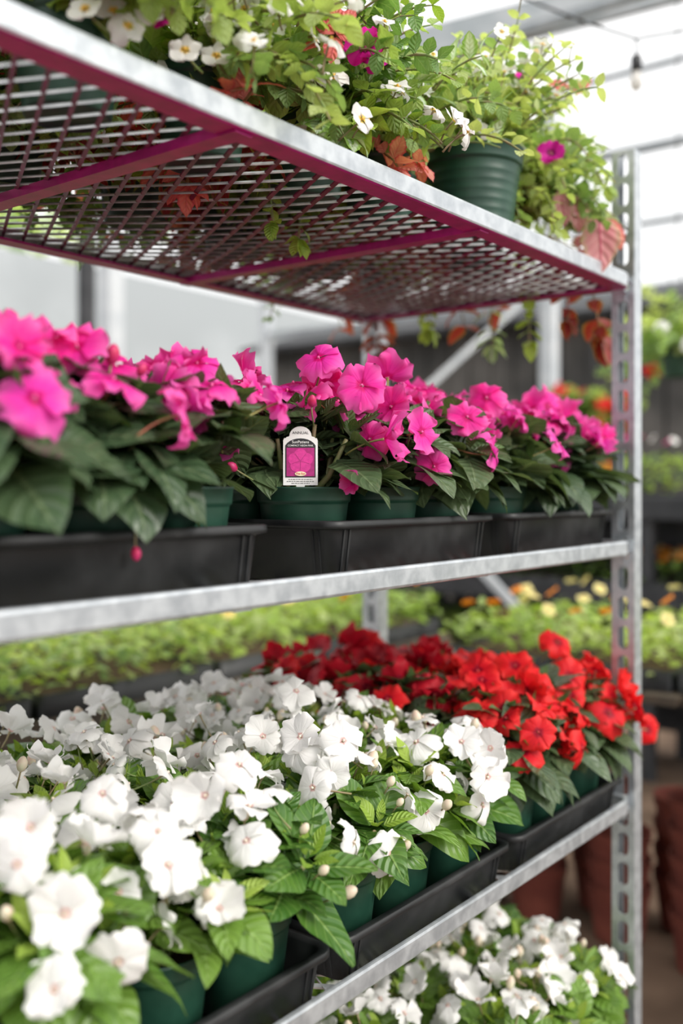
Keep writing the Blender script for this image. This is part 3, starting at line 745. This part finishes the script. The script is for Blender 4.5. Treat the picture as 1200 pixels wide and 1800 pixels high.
def bed_mesh(name,seed,lm,fl,nl,nf,h=.10,w=.5,d=.3,L=.04,fs=.02):
    rg=random.Random(seed); mb=MB()
    r=[rring(w,d,0,.01,2),rring(w,d,.05,.01,2),rring(w-.01,d-.01,.05,.01,2),rring(w-.02,d-.02,.01,.01,2)]
    P=[p for q in r for p in q]; mb.grid(P,4,12,M_tray,closev=True)
    b=len(mb.v); mb.v+=rring(w-.01,d-.01,.04,.01,2); mb.face(list(range(b,b+12)),mb.mid(M_soil),sm=False)
    tr=mb.mesh('bedding_tray')
    mb=MB()
    for i in range(nl):
        x=rg.uniform(-w/2-.015,w/2+.015);y=rg.uniform(-d/2-.02,d/2+.015); cl=noise.noise((x*14,y*14,seed))*.5+.5
        z=.035+h*rg.random()**.6*(.6+.5*cl); az=rg.uniform(0,6.28); dd=sph(az,rg.uniform(-.5,.9))
        l=L*rg.uniform(.6,1.2); leaf(mb,frame((x,y,z),dd,(rg.uniform(-.4,.4),rg.uniform(-.4,.4),1)),l,l*.6,rg.choice(lm),fold=.2,droop=.6,nu=3,nv=3,rg=rg)
    fo=mb.mesh('bedding_foliage'); fo2=None
    if nf:
        mb=MB()
        for i in range(nf):
            x=rg.uniform(-w/2,w/2);y=rg.uniform(-d/2,d/2); z=.05+h*rg.uniform(.95,1.3); s0=len(mb.v); m=rg.choice(fl)
            for k in range(5):
                petal(mb,2*math.pi*k/5,fs,fs*.65,m,rg,nu=2,nv=3)
            ax=Matrix.Rotation(rg.uniform(-1.,1.),3,'X')@Matrix.Rotation(rg.uniform(-1.,1.),3,'Y')
            for q in range(s0,len(mb.v)):
                v=ax@Vector(mb.v[q]); mb.v[q]=(v.x+x,v.y+y,v.z+z)
        fo2=mb.mesh('bedding_flowers')
    return tr,fo,fo2
B_green=bed_mesh('g',1,[M_leafY,M_leafG,M_leafS],[],520,0,.12)
B_yel=bed_mesh('y',2,[M_leafS,M_leafY],[M_orange,M_yel,M_orange],460,30,.12)
B_yel2=bed_mesh('y2',3,[M_leafY,M_leafS],[M_yel,M_yel,M_orange],460,12,.12)
B_or=bed_mesh('o',4,[M_leafM,M_leafD],[M_orange,M_orange,M_yel],260,75,.10,fs=.024)
B_dk=bed_mesh('d',5,[M_leafY,M_leafM],[M_white,M_pink],380,8,.20)
B_pk=bed_mesh('p',6,[M_leafM,M_leafY],[M_pink,M_red],300,40,.14)
def bed(B,x,y,z,rz=0,lab='',grp=''):
    e=ob('bedding_plant_tray',B[0],None,(x,y,z),(0,0,rz),1,lab,'plant tray',grp)
    ob('foliage',B[1],e)
    if B[2]: f=ob('flowers',B[2],e); f['kind']='stuff'
def bench(x0,x1,y0,y1,z,lab):
    e=ob('display_bench',None,None,((x0+x1)/2,(y0+y1)/2,0),None,1,lab,'bench'); w=x1-x0;d=y1-y0
    mb=MB(); k=int(d/.1)
    for i in range(k): mb.box((-w/2,-d/2+i*d/k,z-.02),(w/2,-d/2+(i+.85)*d/k,z),M_wood)
    mb.box((-w/2,-d/2-.01,z-.10),(w/2,-d/2+.03,z-.02),M_wood); mb.box((-w/2,d/2-.03,z-.10),(w/2,d/2,z-.02),M_wood)
    ob('bench_top',mb.mesh('bench_top'),e)
    mb=MB(); mb.box((-.035,-.035,0),(.035,.035,z-.02),M_wood); lg=mb.mesh('bench_leg')
    for sx in(-1,0,1):
        for sy in(-1,1): ob('leg',lg,e,(sx*(w/2-.06),sy*(d/2-.07),0))
BZ=.72
bench(.7,2.80,1.72,2.65,BZ,'long wooden greenhouse bench covered in bedding plant trays')
for i in range(4):
    for j in range(3):
        x=.97+.52*i; y=1.89+.305*j
        B=B_green if (x<1.45 or (x<1.9 and j<1)) else (B_yel if (i+j)%2 else B_yel2)
        if i==2 and j==2: B=B_pk
        bed(B,x,y,BZ,0,'black tray of '+('leafy light green seedlings' if B is B_green else 'bedding plants with bright small flowers'),'bedding trays on the long bench')
bench(2.25,2.85,-.45,1.5,BZ,'wooden greenhouse bench with yellow-green bedding plants')
for j in range(6):
    bed(B_yel2,2.55,-.28+.31*j,BZ,0,'black tray of yellow-green bedding plants with small yellow flowers','bedding trays on the side bench')
def rack(x0,y0,y1,levels,lab):
    w=.5; e=ob('display_rack',None,None,(x0+w/2,(y0+y1)/2,0),None,1,lab,'rack'); L=y1-y0
    for z in levels:
        mb=MB(); mb.box((-w/2,-L/2,z-.03),(w/2,L/2,z),M_dark); mb.box((-w/2-.01,-L/2,z-.05),(-w/2,L/2,z+.03),M_dark); ob('shelf_board',mb.mesh('shelf_board'),e)
    mb=MB(); mb.box((-.025,-.025,0),(.025,.025,levels[-1]+.0),M_dark); pm=mb.mesh('rack_upright')
    for sx in(-1,1):
        for t in(-.5,0,.5): ob('upright',pm,e,(sx*(w/2-.04),t*(L-.06),0))
    mb=MB(); mb.box((w/2,-L/2,.1),(w/2+.02,L/2,levels[-1]),M_dark); ob('back_panel',mb.mesh('back_panel'),e)
    return e
rk=rack(3.95,-.4,3.4,[.40,.76,1.12],'dark slatted rack of flowering bedding plants')
p=W(790,942,4.32)-rk.location; q=W(960,1125,4.1)-rk.location
mb=MB(); mb.bar(p,q,.035,.03,M_alu); ob('diagonal_brace',mb.mesh('diagonal_brace'),rk)['label']='pale metal brace'
for j in range(7):
    y=-.13+.54*j
    bed(B_or,4.12,y,.76,math.pi/2,'black tray of orange marigolds','bedding trays on dark rack')
    bed(B_or if j in(1,4) else B_dk,4.2,y,1.12,math.pi/2,'black tray of leafy green plants','bedding trays on dark rack')
    bed(B_dk if j%2 else B_pk,4.2,y,.40,math.pi/2,'black tray of leafy bedding plants','bedding trays on dark rack')
TP=pot_mesh('terracotta_pot',.085,.15,M_terra)
for k,(x,y,n) in enumerate(((2.50,.80,5),(2.55,1.04,3),(2.55,1.28,3),(1.10,1.84,6),(.86,1.84,6),(2.48,.56,5),(2.72,.92,4),(2.72,1.16,4))):
    for q in range(n):
        ob('terracotta_pot',TP,None,(x,y,.0+q*.07),(0,0,k),1.0,'empty terracotta flower pot in a nested stack','flower pot','stacked terracotta pots')
def gp(p,q,w,h,mat,name='greenhouse_beam',lab='pale metal greenhouse roof bar',cat='beam',parent=None):
    p=Vector(p);q=Vector(q); c=(p+q)/2; mb=MB(); mb.bar(p-c,q-c,w,h,mat)
    if parent: return ob(name,mb.mesh(name),parent,c-parent.location)
    return ob(name,mb.mesh(name),None,c,label=lab,cat=cat)
for z in(2.67,3.15,3.72,4.3,4.95): gp((7.2,-1.5,z),(7.2,6.5,z),.05,.045,M_grey)
for y in(-1.5,1.2,6.5): gp((7.2,y,0),(7.2,y,5.2),.09,.09,M_alu,'greenhouse_post','white metal greenhouse post','post')
b0=W(640,110,4.2);b1=W(1250,-45,4.2); gp(b0,b1,.06,.15,M_grey)
gp(W(690,90,4.2),W(560,-300,4.2),.05,.05,M_grey)
c=W(965,856,5.6); gpo=gp((c.x,c.y,0),(c.x,c.y,3.4),.08,.08,M_alu,'greenhouse_post','white metal greenhouse post','post')
gp(W(730,700,5.6),W(965,487,5.6),.04,.035,M_alu,'diagonal_brace',parent=gpo)
c=W(195,856,5.5); gp((c.x,c.y,0),(c.x,c.y,3.2),.10,.10,M_alu,'greenhouse_post','white metal greenhouse post','post')
c=W(152,856,4.8); gp((c.x,c.y,0),(c.x,c.y,3.2),.06,.06,M_dark,'greenhouse_post','dark metal greenhouse post','post')
mb=MB(); mb.box((-2,9.5,0),(19,9.7,3.8),M_wallg); ob('wall_back',mb.mesh('wall_back'),kind='structure')
e=ob('timber_shed',None,None,(9.6,4.3,0),None,1,'dark weathered timber shed with pitched roof','shed')
mb=MB()
for i in range(27):
    mb.box((-1.2,-3.2+i*.24,0),(-1.15,-3.2+i*.24+.22,2.8),M_shed)
for i in range(22):
    mb.box((-1.2+i*.11,-3.25,0),(-1.2+i*.11+.10,-3.2,2.8),M_shed)
mb.box((-1.14,-3.19,0),(1.2,3.25,2.8),M_shed); ob('plank_wall',mb.mesh('plank_wall'),e)
mb=MB(); mb.bar((-1.5,0,2.7),(0,0,3.15),6.8,.06,M_dark); mb.bar((1.5,0,2.7),(0,0,3.15),6.8,.06,M_dark); ob('shed_roof',mb.mesh('shed_roof'),e)
e=ob('polytunnel',None,None,(2.2,8.0,0),None,1,'white polythene-covered growing tunnel','polytunnel')
mb=MB(); P=[]
for i in range(9):
    for k in range(15):
        a=math.pi*k/14; P.append((-1.8+.45*i,1.1*math.cos(a),2.75*math.sin(a)**.7+.0))
mb.grid(P,9,15,M_film); ob('tunnel_cover',mb.mesh('tunnel_cover'),e)
mb=MB()
for i in range(0,9,2):
    mb.tube([(-1.8+.45*i,1.12*math.cos(math.pi*k/14),2.77*math.sin(math.pi*k/14)**.7) for k in range(15)],.02,M_alu,6)
ob('tunnel_hoops',mb.mesh('tunnel_hoops'),e)
rg=random.Random(5); mb=MB()
for i in range(1500):
    d=sph(rg.uniform(0,6.28),rg.uniform(-1.2,1.57)); r=rg.uniform(.5,1)
    p=Vector((d.x*1.9*r,d.y*1.9*r,3.8+1.3*d.z*r)); l=.28
    leaf(mb,frame(p,sph(rg.uniform(0,6.28),rg.uniform(-.5,.5)),(rg.uniform(-.5,.5),rg.uniform(-.5,.5),1)),l,l*.6,rg.choice([M_leafS,M_leafG]),nu=3,nv=3,rg=rg)
fm=mb.mesh('tree_crown'); mb=MB(); mb.tube([(0,0,0),(.05,0,1.5),(0,.1,3),(0,0,4)],[.18,.14,.1,.04],M_bark,10)
tm=mb.mesh('tree_trunk')
c=W(-110,856,15.5); e=ob('tree',None,None,(c.x,max(c.y,12.6),0),None,1.25,'broad leafy yellow-green tree beyond the greenhouse','tree'); ob('trunk',tm,e); ob('crown',fm,e)
def hang(px,py,D,seed,fl,lab,leafs,nfl=26):
    c=W(px,py,D)
    e=trail(c.x,c.y,c.z-.12,'hanging_basket',lab,seed,34,leafs,(.03,.05),.28,fl,nfl,el=(10,80),fscale=1.2,shelf=False,cat='hanging basket',group='hanging baskets')
    mb=MB()
    for k in range(3):
        a=2.09*k; mb.tube([(.052*math.cos(a),.052*math.sin(a),.1),(0,0,.5)],.0015,M_dark,4)
    mb.tube([(0,0,.5),(0,0,1.3)],.002,M_dark,4); ob('hanger_wire',mb.mesh('hanger_wire'),e)
    return c
cs=[hang(1190,600,3.3,71,WHITEF[:2]+REDF[:1],'hanging basket of trailing plants with white and red flowers',[(M_leafG,.5),(M_leafS,.6)]),
    hang(1040,735,4.6,72,REDF,'hanging basket with red flowers',[(M_leafM,.6),(M_leafS,.5)],24)]
for c in cs: gp((c.x,c.y-1.2,c.z+1.19),(c.x,c.y+1.2,c.z+1.19),.03,.03,M_grey)
c=W(1118,160,2.4)
e=ob('string_light',None,None,c,None,1.05,'hanging clear light bulb on black cable','light bulb')
mb=MB(); mb.lathe([(0,0),(.008,.002),(.014,.012),(.015,.022),(.011,.036),(.008,.046)],M_glass,16); ob('bulb',mb.mesh('bulb'),e)
mb=MB(); mb.lathe([(.0085,.044),(.012,.046),(.013,.075),(.009,.082),(0,.084)],M_tagk,14); ob('socket',mb.mesh('socket'),e)
x=Vector((SA,-CA,0)); pts=[]
for k in range(-8,9):
    t=k/8; q=x*t*.9; pts.append((q.x,q.y,.12+.28*t*t+(.12*t if t>0 else -.25*t)))
mb=MB(); mb.tube([(0,0,.08),(.0,0,.12)],.003,M_tagk,6); mb.tube(pts,.003,M_tagk,6); ob('cable',mb.mesh('cable'),e)

# ------------------------------------------------------------ light, world, camera
wd=bpy.data.worlds.new('World'); scene.world=wd; wd.use_nodes=True; nt=wd.node_tree; nt.nodes.clear()
o=nt.nodes.new('ShaderNodeOutputWorld'); bg=nt.nodes.new('ShaderNodeBackground'); tc=nt.nodes.new('ShaderNodeTexCoord'); sp=nt.nodes.new('ShaderNodeSeparateXYZ'); rp=nt.nodes.new('ShaderNodeValToRGB')
nt.links.new(tc.outputs['Generated'],sp.inputs[0]); nt.links.new(sp.outputs[2],rp.inputs[0])
rp.color_ramp.elements[0].position=0; rp.color_ramp.elements[0].color=(.80,.81,.81,1)
rp.color_ramp.elements[1].position=.55; rp.color_ramp.elements[1].color=(1,1,1,1)
nt.links.new(rp.outputs[0],bg.inputs[0]); bg.inputs[1].default_value=1.6; nt.links.new(bg.outputs[0],o.inputs[0])
sl=bpy.data.lights.new('Sun','SUN'); sl.energy=2.9; sl.angle=math.radians(28); sl.color=(1,.955,.88)
so=bpy.data.objects.new('sun_light',sl); COL.objects.link(so)
dirn=Vector((.12,-1.0,.66)); so.rotation_euler=dirn.to_track_quat('Z','Y').to_euler(); so.location=(0,-2,5)
cam=bpy.data.cameras.new('Camera'); co=bpy.data.objects.new('camera',cam); COL.objects.link(co)
co.location=(0,0,CZ); co.rotation_euler=(math.pi/2,0,A-math.pi/2)
cam.sensor_fit='VERTICAL'; cam.sensor_height=36; cam.sensor_width=24; cam.lens=35; cam.shift_y=-44/1800; cam.clip_start=.02
cam.dof.use_dof=True; cam.dof.focus_distance=1.14; cam.dof.aperture_fstop=2.0
scene.camera=co
scene.view_settings.view_transform='Standard'; scene.view_settings.look='None'; scene.view_settings.exposure=0
